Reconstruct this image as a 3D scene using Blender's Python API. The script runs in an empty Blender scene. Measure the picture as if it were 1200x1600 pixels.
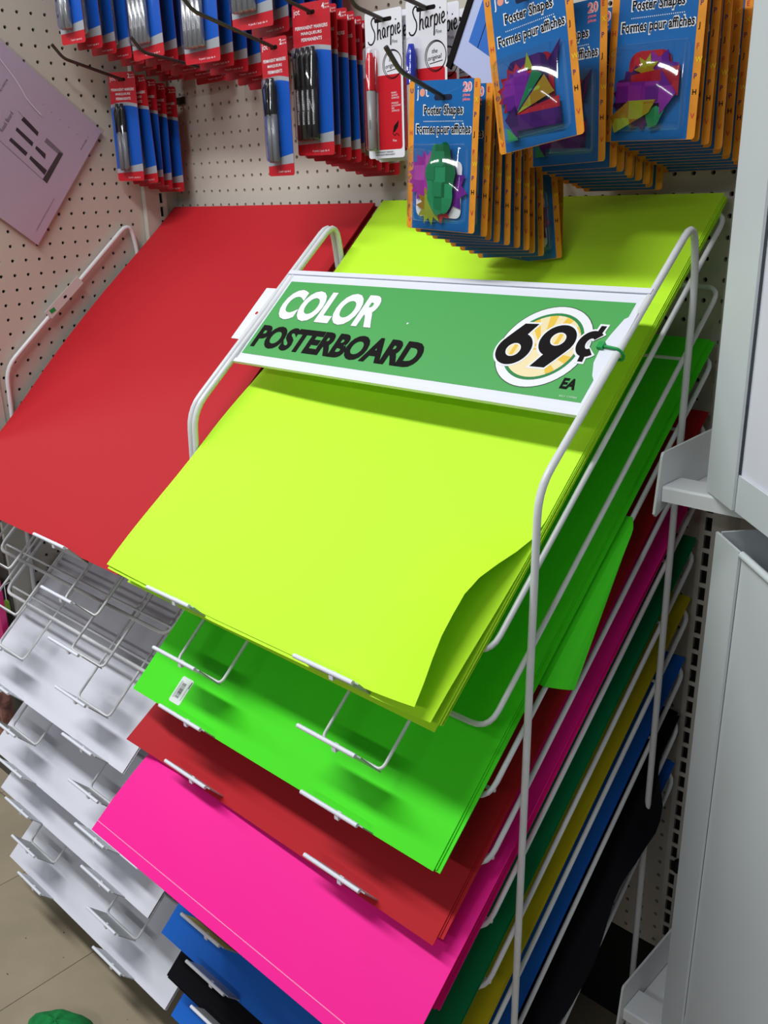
import bpy, bmesh, math, random
import numpy as np
from mathutils import Vector, Matrix
from mathutils.geometry import tessellate_polygon

# ------------------------------------------------------------------ units
# everything is laid out in inches (peg holes are one inch apart); S turns inches into metres
S = 0.0254
FZ = 53.0                                   # floor lies 53 in below the zero row of peg holes
def W(x, y, z): return Vector((x * S, y * S, (z + FZ) * S))
C = bpy.context.collection
SC = bpy.context.scene
rnd = random.Random(7)

# ------------------------------------------------------------------ camera
az, pitch, roll, f_px = 0.77798367, 0.33339164, 0.0346896, 1458.375
fw = Vector((-math.sin(az) * math.cos(pitch), math.cos(az) * math.cos(pitch), -math.sin(pitch)))
rt = Vector((math.cos(az), math.sin(az), 0)); dn = fw.cross(rt)
r2 = math.cos(roll) * rt + math.sin(roll) * dn
d2 = -math.sin(roll) * rt + math.cos(roll) * dn
cam = bpy.data.cameras.new('camera'); camo = bpy.data.objects.new('camera', cam); C.objects.link(camo)
M = Matrix((r2, -d2, -fw)).transposed().to_4x4()
M.translation = W(65.52663, -45.00226, 0.77594)
camo.matrix_world = M
cam.sensor_fit = 'HORIZONTAL'; cam.sensor_width = 36.0; cam.lens = f_px / 1200 * 36
cam.clip_start = 0.02
SC.camera = camo

# ------------------------------------------------------------------ light: even shop interior and ceiling fluorescent rows
wd = bpy.data.worlds.new('shop_interior'); SC.world = wd; wd.use_nodes = True
wd.node_tree.nodes['Background'].inputs[0].default_value = (0.93, 0.96, 1.0, 1)
wd.node_tree.nodes['Background'].inputs[1].default_value = 0.15
def tube_light(name, x, y, z, sx, sy, watts):
    l = bpy.data.lights.new(name, 'AREA'); l.shape = 'RECTANGLE'; l.size = sx * S; l.size_y = sy * S
    l.energy = watts; l.color = (0.97, 0.985, 1.0)
    o = bpy.data.objects.new(name, l); C.objects.link(o); o.location = W(x, y, z)
tube_light('ceiling_tube_light', 12, -50, 54, 84, 8, 45)
tube_light('ceiling_tube_light', -92, -50, 54, 84, 8, 20)
tube_light('ceiling_tube_light', 58, -150, 54, 96, 8, 42)
SC.view_settings.view_transform = 'Standard'; SC.view_settings.look = 'None'
SC.view_settings.gamma = 1; SC.view_settings.use_curve_mapping = False
SC.view_settings.exposure = 0.0

# ------------------------------------------------------------------ materials
def lin(c):
    return tuple(((v / 255) / 12.92 if v / 255 <= 0.04045 else ((v / 255 + 0.055) / 1.055) ** 2.4) for v in c) + (1,)
MATS = {}
def mat(name, col, rough=0.6, metal=0.0, spec=0.4, linear=False, bump=0.0, bscale=400, vary=0.0, vscale=6, coat=0.0):
    if name in MATS: return MATS[name]
    m = bpy.data.materials.new(name); m.use_nodes = True
    nt = m.node_tree; b = nt.nodes['Principled BSDF']
    c = tuple(col) + (1,) if linear else lin(col)
    b.inputs['Base Color'].default_value = c
    b.inputs['Roughness'].default_value = rough; b.inputs['Metallic'].default_value = metal
    b.inputs['Specular IOR Level'].default_value = spec; b.inputs['Coat Weight'].default_value = coat
    if bump or vary:
        tc = nt.nodes.new('ShaderNodeTexCoord')
    if bump:
        n = nt.nodes.new('ShaderNodeTexNoise'); n.inputs['Scale'].default_value = bscale; n.inputs['Detail'].default_value = 3
        bp = nt.nodes.new('ShaderNodeBump'); bp.inputs['Strength'].default_value = bump; bp.inputs['Distance'].default_value = 0.0006
        nt.links.new(tc.outputs['Object'], n.inputs['Vector']); nt.links.new(n.outputs['Fac'], bp.inputs['Height'])
        nt.links.new(bp.outputs['Normal'], b.inputs['Normal'])
    if vary:
        n2 = nt.nodes.new('ShaderNodeTexNoise'); n2.inputs['Scale'].default_value = vscale; n2.inputs['Detail'].default_value = 4
        rp = nt.nodes.new('ShaderNodeValToRGB')
        rp.color_ramp.elements[0].color = tuple(v * (1 - vary) for v in c[:3]) + (1,); rp.color_ramp.elements[0].position = 0.35
        rp.color_ramp.elements[1].color = tuple(min(1, v * (1 + vary)) for v in c[:3]) + (1,); rp.color_ramp.elements[1].position = 0.65
        nt.links.new(tc.outputs['Object'], n2.inputs['Vector']); nt.links.new(n2.outputs['Fac'], rp.inputs['Fac'])
        nt.links.new(rp.outputs['Color'], b.inputs['Base Color'])
    MATS[name] = m; return m
def film(name, tint=(1, 1, 1), gloss=0.12, rough=0.08):
    if name in MATS: return MATS[name]
    m = bpy.data.materials.new(name); m.use_nodes = True; nt = m.node_tree
    nt.nodes.remove(nt.nodes['Principled BSDF'])
    t = nt.nodes.new('ShaderNodeBsdfTransparent'); t.inputs[0].default_value = tuple(tint) + (1,)
    g = nt.nodes.new('ShaderNodeBsdfGlossy'); g.inputs['Roughness'].default_value = rough
    fr = nt.nodes.new('ShaderNodeLayerWeight'); fr.inputs[0].default_value = 0.5
    pw = nt.nodes.new('ShaderNodeMath'); pw.operation = 'POWER'; pw.inputs[1].default_value = 4
    ad = nt.nodes.new('ShaderNodeMath'); ad.operation = 'MULTIPLY_ADD'; ad.inputs[1].default_value = 0.6; ad.inputs[2].default_value = gloss * .5
    nt.links.new(fr.outputs['Facing'], pw.inputs[0])
    mx = nt.nodes.new('ShaderNodeMixShader'); out = nt.nodes['Material Output']
    nt.links.new(pw.outputs[0], ad.inputs[0]); nt.links.new(ad.outputs[0], mx.inputs[0])
    nt.links.new(t.outputs[0], mx.inputs[1]); nt.links.new(g.outputs[0], mx.inputs[2]); nt.links.new(mx.outputs[0], out.inputs[0])
    MATS[name] = m; return m
def foil(name, c1, c2, scale=60, rough=0.22):
    """prismatic foil: squares of slightly different tilt and hue"""
    if name in MATS: return MATS[name]
    m = bpy.data.materials.new(name); m.use_nodes = True; nt = m.node_tree; b = nt.nodes['Principled BSDF']
    tc = nt.nodes.new('ShaderNodeTexCoord'); v = nt.nodes.new('ShaderNodeTexVoronoi'); v.inputs['Scale'].default_value = scale / S * 0.025
    v.distance = 'CHEBYCHEV'; v.inputs['Randomness'].default_value = 0.25
    rp = nt.nodes.new('ShaderNodeValToRGB'); rp.color_ramp.elements[0].color = lin(c1); rp.color_ramp.elements[1].color = lin(c2)
    rp.color_ramp.elements[0].position = 0.25; rp.color_ramp.elements[1].position = 0.8
    bp = nt.nodes.new('ShaderNodeBump'); bp.inputs['Strength'].default_value = 0.5; bp.inputs['Distance'].default_value = 0.0008
    nt.links.new(tc.outputs['Object'], v.inputs['Vector']); nt.links.new(v.outputs['Color'], rp.inputs['Fac'])
    nt.links.new(rp.outputs['Color'], b.inputs['Base Color']); nt.links.new(v.outputs['Distance'], bp.inputs['Height'])
    nt.links.new(bp.outputs['Normal'], b.inputs['Normal'])
    b.inputs['Metallic'].default_value = 0.55; b.inputs['Roughness'].default_value = rough
    MATS[name] = m; return m

PEG = mat('pegboard_paint', (204, 198, 186), 0.5, bump=0.05, bscale=900)
HOLE_SHADE = mat('hole_shade_back', (24, 20, 17), 0.9)  # near-black sheets behind holes and slots, shade inside them put in as colour
METAL_CREAM = mat('upright_paint', (196, 193, 182), 0.4)
WIRE = mat('white_wire_coating', (222, 224, 226), 0.32, vary=0.04, vscale=30)
CLEAR_GREY = mat('label_strip_plastic', (170, 174, 176), 0.3)
WHITE_PL = mat('white_plastic', (232, 236, 246), 0.4)
WHITE_PAPER = mat('white_board_paper', (224, 226, 236), 0.65)
CARTON = mat('white_coated_card', (206, 213, 216), 0.45, vary=0.02, vscale=5)
SHELF = mat('shelf_white_enamel', (226, 229, 232), 0.35)
HOOK = mat('dark_zinc_wire', (84, 78, 74), 0.35, metal=0.7)
BLACK = mat('black_ink', (18, 14, 14), 0.65, spec=0.12)
WHITE = mat('white_ink', (240, 242, 246), 0.55)
NEON_Y = mat('neon_yellow_paper', (0.575, 1.0, 0.034), 0.6, spec=0.2, linear=True)
LIME = mat('lime_green_paper', (0.07, 0.78, 0.016), 0.6, spec=0.2, linear=True)
RED = mat('red_paper', (0.50, 0.014, 0.022), 0.6, spec=0.2, linear=True)
PINK = mat('hot_pink_paper', (1.0, 0.015, 0.33), 0.6, spec=0.2, linear=True)
PINK_LT = mat('pink_crease', (255, 150, 200), 0.6)
GREEN = mat('deep_green_paper', (0.0, 0.25, 0.07), 0.6, spec=0.2, linear=True)
MUST = mat('mustard_yellow_paper', (0.62, 0.50, 0.01), 0.6, spec=0.2, linear=True)
BLUE = mat('blue_paper', (0.012, 0.14, 0.62), 0.6, spec=0.2, linear=True)
BLK = mat('black_paper', (0.007, 0.007, 0.010), 0.7, spec=0.08, linear=True)
SIGN_GREEN = mat('sign_green_ink', (74, 168, 84), 0.5)
RING_GREEN = mat('ring_green_ink', (30, 132, 66), 0.5)
CREAM = mat('cream_ink', (245, 228, 178), 0.5)
GOLD = mat('gold_ink', (240, 198, 64), 0.5)
TIE = mat('green_nylon', (24, 160, 78), 0.4)
JRED = mat('pack_red_ink', (196, 30, 44), 0.4, coat=0.3)
JSILVER = mat('pack_silver_ink', (176, 180, 188), 0.35, metal=0.2)
JBLUE = mat('pack_blue_ink', (14, 86, 190), 0.4, coat=0.3)
PKBACK = mat('pack_grey_back', (196, 196, 196), 0.6)
MBLACK = mat('marker_black_plastic', (30, 28, 30), 0.3)
MGREY = mat('marker_grey_plastic', (112, 112, 118), 0.35)
MSILVER = mat('marker_silver_barrel', (176, 178, 182), 0.25, metal=0.8)
SGREY = mat('fine_marker_grey_barrel', (150, 152, 152), 0.35)
SRED = mat('red_cap_plastic', (214, 26, 36), 0.25)
SBLUE = mat('blue_cap_plastic', (36, 56, 186), 0.25)
SHWHITE = mat('pack_white_card', (236, 236, 244), 0.4)
SHRED = mat('pack_red_panel', (206, 22, 38), 0.4)
PBLUE = mat('shapes_blue_ink', (16, 104, 178), 0.4, coat=0.4)
PORANGE = mat('shapes_orange_ink', (236, 152, 44), 0.45, vary=0.10, vscale=40)
PEACH = mat('peach_dot_ink', (240, 160, 136), 0.5)
PINKISH = mat('pink_number_ink', (250, 130, 140), 0.5)
LETR = mat('border_letter_red', (214, 70, 60), 0.5); LETP = mat('border_letter_purple', (96, 60, 120), 0.5)
LETY = mat('border_letter_yellow', (250, 214, 40), 0.5)
BLISTER = film('clear_blister')
SLEEVE = film('clear_sleeve', (0.97, 0.95, 0.98), 0.1, 0.25)
F_GREEN = foil('green_foil', (10, 120, 72), (60, 190, 130)); F_PURP = foil('purple_foil', (110, 30, 170), (170, 60, 200))
F_GOLD = foil('gold_foil', (190, 130, 30), (190, 220, 70)); F_RED = foil('red_foil', (190, 24, 60), (230, 60, 70))
F_VIO = foil('violet_foil', (60, 24, 110), (96, 40, 140)); F_MAG = foil('magenta_foil', (190, 30, 190), (240, 110, 230))

# ------------------------------------------------------------------ mesh builder (inches, local)
class MB:
    def __init__(s): s.v = []; s.f = []; s.m = []; s.mats = []; s.smooth = []
    def mi(s, m):
        if m not in s.mats: s.mats.append(m)
        return s.mats.index(m)
    def add(s, verts, faces, m, smooth=False):
        o = len(s.v); s.v += [tuple(p) for p in verts]; k = s.mi(m)
        for f in faces: s.f.append([i + o for i in f]); s.m.append(k); s.smooth.append(smooth)
        return s
    def box(s, x0, x1, y0, y1, z0, z1, m, tf=None):
        v = [(x, y, z) for z in (z0, z1) for y in (y0, y1) for x in (x0, x1)]
        if tf: v = [tf(*p) for p in v]
        return s.add(v, [(0, 2, 3, 1), (4, 5, 7, 6), (0, 1, 5, 4), (2, 6, 7, 3), (0, 4, 6, 2), (1, 3, 7, 5)], m)
    def tube(s, pts, r, m, n=8, cap=True, fillet=0.0, closed=False):
        P = [Vector(p) for p in pts]
        if fillet:
            Q = []
            N = len(P)
            for i in range(N):
                if not closed and i in (0, N - 1): Q.append(P[i]); continue
                a, b, c = P[i - 1], P[i], P[(i + 1) % N]
                u = a - b; w = c - b; t = min(fillet, u.length * .45, w.length * .45)
                p0 = b + u.normalized() * t; p1 = b + w.normalized() * t
                for k in range(6):
                    q = k / 5; Q.append((1 - q) ** 2 * p0 + 2 * q * (1 - q) * b + q * q * p1)
            P = Q
        N = len(P); rings = []; prev = None
        for i in range(N):
            if closed: t = (P[(i + 1) % N] - P[i - 1])
            else: t = P[min(i + 1, N - 1)] - P[max(i - 1, 0)]
            t.normalize()
            if prev is None:
                a = Vector((0, 0, 1)) if abs(t.z) < .9 else Vector((1, 0, 0)); u = t.cross(a).normalized()
            else:
                u = prev - t * prev.dot(t); u.normalize()
            prev = u; w = t.cross(u)
            rr = r[i] if isinstance(r, (list, tuple)) else r
            rings.append([P[i] + (u * math.cos(k * 2 * math.pi / n) + w * math.sin(k * 2 * math.pi / n)) * rr for k in range(n)])
        v = [p for g in rings for p in g]; f = []
        for i in range(N if closed else N - 1):
            j = (i + 1) % N
            for k in range(n): f.append((i * n + k, i * n + (k + 1) % n, j * n + (k + 1) % n, j * n + k))
        s.add(v, f, m, True)
        if cap and not closed:
            s.add(rings[0], [tuple(range(n))[::-1]], m); s.add(rings[-1], [tuple(range(n))], m)
        return s
    def lathe(s, prof, m, n=10, tf=None):
        """profile [(r, z)] about the local z axis"""
        v = []; f = []
        for r, z in prof:
            for k in range(n): v.append((r * math.cos(2 * math.pi * k / n), r * math.sin(2 * math.pi * k / n), z))
        for i in range(len(prof) - 1):
            for k in range(n): f.append((i * n + k, i * n + (k + 1) % n, (i + 1) * n + (k + 1) % n, (i + 1) * n + k))
        f.append(tuple(range(n))[::-1]); f.append(tuple((len(prof) - 1) * n + k for k in range(n)))
        if tf: v = [tf(*p) for p in v]
        return s.add(v, f, m, True)
    def prism(s, poly, h0, h1, m, tf=None):
        """flat outline in x,y given thickness h0..h1"""
        n = len(poly)
        area = sum(poly[i][0] * poly[(i + 1) % n][1] - poly[(i + 1) % n][0] * poly[i][1] for i in range(n))
        if area < 0: poly = poly[::-1]
        v = [(x, y, h0) for x, y in poly] + [(x, y, h1) for x, y in poly]
        tri = tessellate_polygon([[Vector((x, y, 0)) for x, y in poly]])
        def up(t):
            a, b, c = (poly[i] for i in t)
            return t if (b[0] - a[0]) * (c[1] - a[1]) - (b[1] - a[1]) * (c[0] - a[0]) > 0 else t[::-1]
        tri = [up(tuple(t)) for t in tri]
        f = [tuple(i + n for i in t) for t in tri] + [t[::-1] for t in tri] + [(i, (i + 1) % n, (i + 1) % n + n, i + n) for i in range(n)]
        if tf: v = [tf(*p) for p in v]
        return s.add(v, f, m)
    def ribbon(s, pts, w, z, m, tf=None):
        P = [Vector((x, y)) for x, y in pts]; v = []; f = []
        for i, p in enumerate(P):
            t = P[min(i + 1, len(P) - 1)] - P[max(i - 1, 0)]
            if t.length < 1e-9: t = Vector((1, 0))
            t.normalize(); nn = Vector((-t.y, t.x)) * w / 2
            v += [(p.x + nn.x, p.y + nn.y, z), (p.x - nn.x, p.y - nn.y, z)]
        for i in range(len(P) - 1): f.append((2 * i, 2 * i + 1, 2 * i + 3, 2 * i + 2))
        if tf: v = [tf(*p) for p in v]
        return s.add(v, f, m)
    def text(s, body, m, box=None, size=None, at=(0, 0), h=0.012, offset=0.0, shear=0.0, tf=None, rot=0.0, res=2, align='L'):
        """lettering laid flat; fitted to box (x0,x1,y0,y1) or given a cap size"""
        v, f = text_geo(body, offset, shear, res)
        xs = [p[0] for p in v]; ys = [p[1] for p in v]
        if box:
            x0, x1, y0, y1 = box
            sx = (x1 - x0) / (max(xs) - min(xs)); sy = (y1 - y0) / (max(ys) - min(ys))
            q = [((x - min(xs)) * sx + x0, (y - min(ys)) * sy + y0) for x, y in v]
        else:
            k = size / 0.7; wdt = (max(xs) - min(xs)) * k
            dx = at[0] - min(xs) * k - (wdt / 2 if align == 'C' else 0)
            q = [(x * k + dx, y * k + at[1]) for x, y in v]
        if rot:
            cx, cy = (at if not box else ((box[0] + box[1]) / 2, (box[2] + box[3]) / 2)); cr, sr = math.cos(rot), math.sin(rot)
            q = [((x - cx) * cr - (y - cy) * sr + cx, (x - cx) * sr + (y - cy) * cr + cy) for x, y in q]
        vv = [(x, y, h) for x, y in q]
        if tf: vv = [tf(*p) for p in vv]
        return s.add(vv, f, m)
    def build(s, name, parent=None, loc=None, bevel=0, rot=None):
        me = bpy.data.meshes.new(name)
        me.from_pydata([(x * S, y * S, z * S) for x, y, z in s.v], [], s.f)
        for m in s.mats: me.materials.append(m)
        me.polygons.foreach_set('material_index', s.m); me.polygons.foreach_set('use_smooth', s.smooth)
        me.update()
        o = bpy.data.objects.new(name, me); C.objects.link(o)
        if parent: o.parent = parent
        if loc is not None: o.location = loc
        if rot is not None: o.rotation_euler = rot
        return o
_tc = {}
def text_geo(body, offset, shear, res):
    k = (body, offset, shear, res)
    if k not in _tc:
        cu = bpy.data.curves.new('t', 'FONT'); cu.body = body; cu.offset = offset; cu.shear = shear; cu.resolution_u = res
        cu.dimensions = '2D'; cu.fill_mode = 'FRONT'
        o = bpy.data.objects.new('t', cu); C.objects.link(o)
        bpy.context.view_layer.update()
        me = bpy.data.meshes.new_from_object(o.evaluated_get(bpy.context.evaluated_depsgraph_get()))
        _tc[k] = ([(v.co.x, v.co.y) for v in me.vertices], [tuple(p.vertices) for p in me.polygons])
        bpy.data.objects.remove(o); bpy.data.curves.remove(cu); bpy.data.meshes.remove(me)
    return _tc[k]
def empty(name, loc, rz=0.0):
    o = bpy.data.objects.new(name, None); C.objects.link(o); o.location = loc; o.rotation_euler = (0, 0, rz)
    o.empty_display_size = 0.02; return o
def tag(o, label=None, cat=None, group=None, kind=None):
    if label: o['label'] = label
    if cat: o['category'] = cat
    if group: o['group'] = group
    if kind: o['kind'] = kind
    return o
def copy_tree(o, parent=None):
    c = o.copy(); C.objects.link(c)
    if parent is not None: c.parent = parent
    for ch in list(o.children): copy_tree(ch, c)
    return c

def smooth_line(pts, n=5):
    P = [pts[0]] + list(pts) + [pts[-1]]; out = []
    for i in range(1, len(P) - 2):
        for k in range(n):
            t = k / n
            out.append(tuple(.5 * (2 * P[i][c] + (P[i + 1][c] - P[i - 1][c]) * t + (2 * P[i - 1][c] - 5 * P[i][c] + 4 * P[i + 1][c] - P[i + 2][c]) * t * t + (3 * P[i][c] - P[i - 1][c] - 3 * P[i + 1][c] + P[i + 2][c]) * t ** 3) for c in (0, 1)))
    return out + [pts[-1]]
smooth_path = smooth_line

# ------------------------------------------------------------------ setting: floor
fl = MB().box(-80, 140, -200, 30, -3, -0.14, mat('floor_joint', (92, 82, 66), 0.8)).build('floor', loc=W(0, 0, -FZ)); tag(fl, kind='structure')
TILE = mat('vinyl_tile', (160, 147, 124), 0.42, vary=0.07, vscale=9, bump=0.03, bscale=200)
tile = MB(); tile.box(0.03, 12.37, 0.03, 35.97, -0.14, 0, TILE)
t0 = None
for i in range(-4, 6):
    for j in range(-2, 1):
        if t0 is None: t0 = tile.build('tile', fl); o = t0
        else: o = t0.copy(); C.objects.link(o)
        o.location = Vector(((-2.7 + 12.4 * i) * S, (-17 + 36 * j) * S, 0))
sp = MB()
for i in range(60):
    x, y, r = rnd.uniform(-14, 22), rnd.uniform(-34, -18), rnd.uniform(.02, .06)
    sp.prism([(x + r * rnd.uniform(.6, 2.2) * math.cos(a), y + r * math.sin(a)) for a in (0, 1.3, 2.6, 3.9, 5.2)], 0.002, 0.012, mat('floor_grit', (70, 58, 44), 0.9))
tag(sp.build('grit', fl), kind='stuff')

# ------------------------------------------------------------------ setting: pegboard walls with real holes
def peg_mesh(cols, rows, depth, m, map3):
    r = 0.125; ang = [k * math.pi / 4 for k in range(8)]
    outer = np.array([(0.5, 0), (.5, .5), (0, .5), (-.5, .5), (-.5, 0), (-.5, -.5), (0, -.5), (.5, -.5)])
    inner = np.array([(r * math.cos(a), r * math.sin(a)) for a in ang])
    V = []; F = []; n = 0
    cell = [(k, (k + 1) % 8, (k + 1) % 8 + 8, k + 8) for k in range(8)] + [(k + 8, (k + 1) % 8 + 8, (k + 1) % 8 + 16, k + 16) for k in range(8)]
    for c in cols:
        for z in rows:
            for p in outer: V.append(map3(c + p[0], 0, z + p[1]))
            for p in inner: V.append(map3(c + p[0], 0, z + p[1]))
            for p in inner: V.append(map3(c + p[0], depth, z + p[1]))
            F += [tuple(i + n for i in q) for q in cell]; n += 24
    b = MB(); b.add(V, F, m); return b
ROWS = range(-45, 16)
wb = peg_mesh(range(-1, 46), ROWS, 0.22, PEG, lambda a, d, z: (a, d, z + FZ))
wb.box(-3, 72, 1.2, 1.4, 0, FZ + 16, HOLE_SHADE); wb.box(-3, 47, 0.0, 0.5, 0, 7.4, mat('black_kick', (20, 19, 18), 0.7))
wb.box(45.5, 72, 0.0, 0.22, 7.4, FZ + 15.5, PEG)
tag(wb.build('wall_back', loc=Vector((0, 0, 0))), kind='structure')
wl = peg_mesh(range(0, 13), ROWS, -0.22, PEG, lambda a, d, z: (-0.69 + d, -(4.25 + a), z - 0.21 + FZ))
wl.f = [f[::-1] for f in wl.f]
wl.box(-1.9, -1.75, -18.2, 1.3, 6.0, FZ + 15.3, HOLE_SHADE); wl.box(-1.7, -0.69, -18.2, 0, 0, 7.3, mat('black_kick', (20, 19, 18), 0.7))
wl.box(-0.93, -0.70, -3.75, -3.2, 7.3, FZ + 15.3, PEG)
tag(wl.build('wall_left'), kind='structure')
ec = MB().box(-10, -0.95, -18.5, -18.3, 6, FZ + 15.3, mat('end_panel_paint', (84, 82, 74), 0.6)).build('wall_end'); tag(ec, kind='structure')
def upright(name, horizontal, z0, z1, slot, wdt, m):
    """slotted channel: front plate pieces around one-inch slots, two side flanges, dark strip as the shade inside (local: x across, -y front)"""
    b = MB(); sx, sw, sh = slot
    b.box(-wdt / 2, sx - sw / 2, -0.5, -0.42, z0, z1, m); b.box(sx + sw / 2, wdt / 2, -0.5, -0.42, z0, z1, m)
    z = z0
    while z < z1 - .9:
        b.box(sx - sw / 2, sx + sw / 2, -0.5, -0.42, z, z + 1 - sh, m); z += 1
    b.box(-wdt / 2, -wdt / 2 + .08, -0.42, 0, z0, z1, m); b.box(wdt / 2 - .08, wdt / 2, -0.42, 0, z0, z1, m)
    b.box(sx - .3, sx + .3, -0.02, 0.0, z0, z1, HOLE_SHADE)
    return b
o = upright('trim_1', True, 7.0, FZ + 15, (-0.48, 0.38, 0.76), 1.9, METAL_CREAM).build('trim_1', loc=W(45.28, -0.02, -FZ), rot=(0, .019, 0)); tag(o, kind='structure')
o = upright('trim_2', True, 7.0, FZ + 15, (0.45, 0.28, 0.72), 1.9, METAL_CREAM).build('trim_2', loc=W(-0.66, -2.3, -FZ), rot=(0, 0, math.pi / 2)); tag(o, kind='structure')
o = MB().box(-1.0, -0.55, -18.3, -16.72, 3, FZ + 15.3, METAL_CREAM).build('trim_3'); tag(o, kind='structure')
o = MB().box(-0.95, -0.62, -1.3, 0.0, 7.0, FZ + 15.3, METAL_CREAM).build('trim_4'); tag(o, kind='structure')

# ------------------------------------------------------------------ wire racks
SL = 0.885; ANG = math.atan(SL); CS, SN = math.cos(ANG), math.sin(ANG)
def tray_z(k, y): return -14.5 - 3.31 * (k - 1) + SL * (y + 16.4)
def tray_dy(k): return -0.075 * (k - 1)
def tp(k, x, s, h):
    """point on tray k: s inches up the slope from the sheet front, h inches off the tray"""
    y0 = -21.4 + tray_dy(k); y = y0 + s * CS - h * SN; z = tray_z(k, y0) + s * SN + h * CS
    return Vector((x, y, z))
def make_rack(x0, x1, prongs, label, tray_labels):
    cx = (x0 + x1) / 2
    root = tag(empty('wire_rack', W(cx, -9, -FZ)), label, 'rack')
    L = lambda p: (p[0] - cx, p[1] + 9, p[2] + FZ)
    for x in (x0, x1):
        b = MB(); b.tube([L((x, -17.8, -FZ)), L((x, -16.15, -10.5)), L((x, -4.75, -0.95)), L((x, -4.3, -3.5)), L((x, -6.0, -FZ))], 0.17, WIRE, 10, fillet=1.1)
        b.tube([L((x, -17.7, -51)), L((x, -5.95, -51))], 0.13, WIRE); b.build('side_frame', root)
    xa, xb = x0 + .25, x1 - .25
    for k in range(1, 11):
        sF, sB = 3.4, 27.3
        b = MB()
        b.tube([L(tp(k, xa, sF, 0)), L(tp(k, xb, sF, 0)), L(tp(k, xb, sB, 0)), L(tp(k, xa, sB, 0))], 0.125, WIRE, 8, fillet=.9, closed=True)
        if k > 2: b.tube([L(tp(k, xa, sF + .55, -.2)), L(tp(k, xb, sF + .55, -.2))], 0.085, WIRE, 6)
        b.tube([L(tp(k, xa, 23, -.2)), L(tp(k, xb, 23, -.2))], 0.085, WIRE, 6)
        tray = b.build('tray', root)
        for a, c in prongs:
            b = MB(); b.tube([L(tp(k, a, sB, -.2)), L(tp(k, a, 0, -.2)), L(tp(k, c, 0, -.2)), L(tp(k, c, sB, -.2))], 0.085, WIRE, 6, fillet=.35)
            b.build('prong', tray)
            b = MB()
            q = [L(tp(k, a + u, s, h)) for h in (-.2, 1.5) for s in (-.1, -.04) for u in (0, c - a)]
            b.add(q, [(0, 1, 3, 2), (4, 6, 7, 5), (0, 4, 5, 1), (2, 3, 7, 6), (0, 2, 6, 4), (1, 5, 7, 3)], CLEAR_GREY)
            b.build('label_holder', tray)
            b = MB(); b.tube([L(tp(k, a - .1, -.12, 1.55)), L(tp(k, a + (c - a) * .93, -.12, 1.55))], 0.105, WHITE_PL, 8)
            e = L(tp(k, a + .6 * (c - a), -.14, 1.42)); b.box(e[0] - .12, e[0] + .12, e[1] - .14, e[1] + .1, e[2] - .18, e[2] + .12, WHITE_PL)
            b.build('label_bar', tray)
    return root
RX0, RX1, LX0, LX1 = 22.62, 45.58, -0.36, 22.2
rackR = make_rack(RX0, RX1, [(26.5, 30.3), (37.8, 41.55)], 'right-hand white wire rack holding coloured poster boards under the price sign', None)
rackL = make_rack(LX0, LX1, [(3.1, 6.9), (14.35, 18.15)], 'white wire rack in the corner with red boards on top and white ones below', None)
# tape tab wound on the left guard wire
g0 = Vector((LX0, -12.5, -7.15)); g1 = Vector((LX0, -9.6, -4.85)); gd = (g1 - g0); gl = gd.length; gd.normalize(); gn = Vector((0, -gd.z, gd.y))
def gpt(a, c, d): q = g0 + gd * a + gn * c + Vector((d, 0, 0)); return (q.x - (LX0 + LX1) / 2, q.y + 9, q.z + FZ)
b = MB(); b.add([gpt(a, c, d) for a in (0, gl) for c in (-.35, .32) for d in (.2, .24)], [(0, 1, 3, 2), (4, 6, 7, 5), (0, 4, 5, 1), (2, 3, 7, 6), (0, 2, 6, 4), (1, 5, 7, 3)], mat('tape_white', (214, 218, 216), .4))
tb = b.build('tape_tab', rackL); tag(tb, 'white tape strip with a green mark')
b = MB(); b.add([gpt(a, c, .25) for a, c in ((.25, -.1), (.7, -.2), (.75, .1), (.3, .2))], [(0, 1, 2, 3)], TIE)
b.add([gpt(a, c, .25) for a, c in ((1.75, -.05), (2.0, -.12), (2.1, .02), (1.85, .1))], [(0, 1, 2, 3)], BLACK); tag(b.build('mark', tb), kind='stuff')

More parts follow.
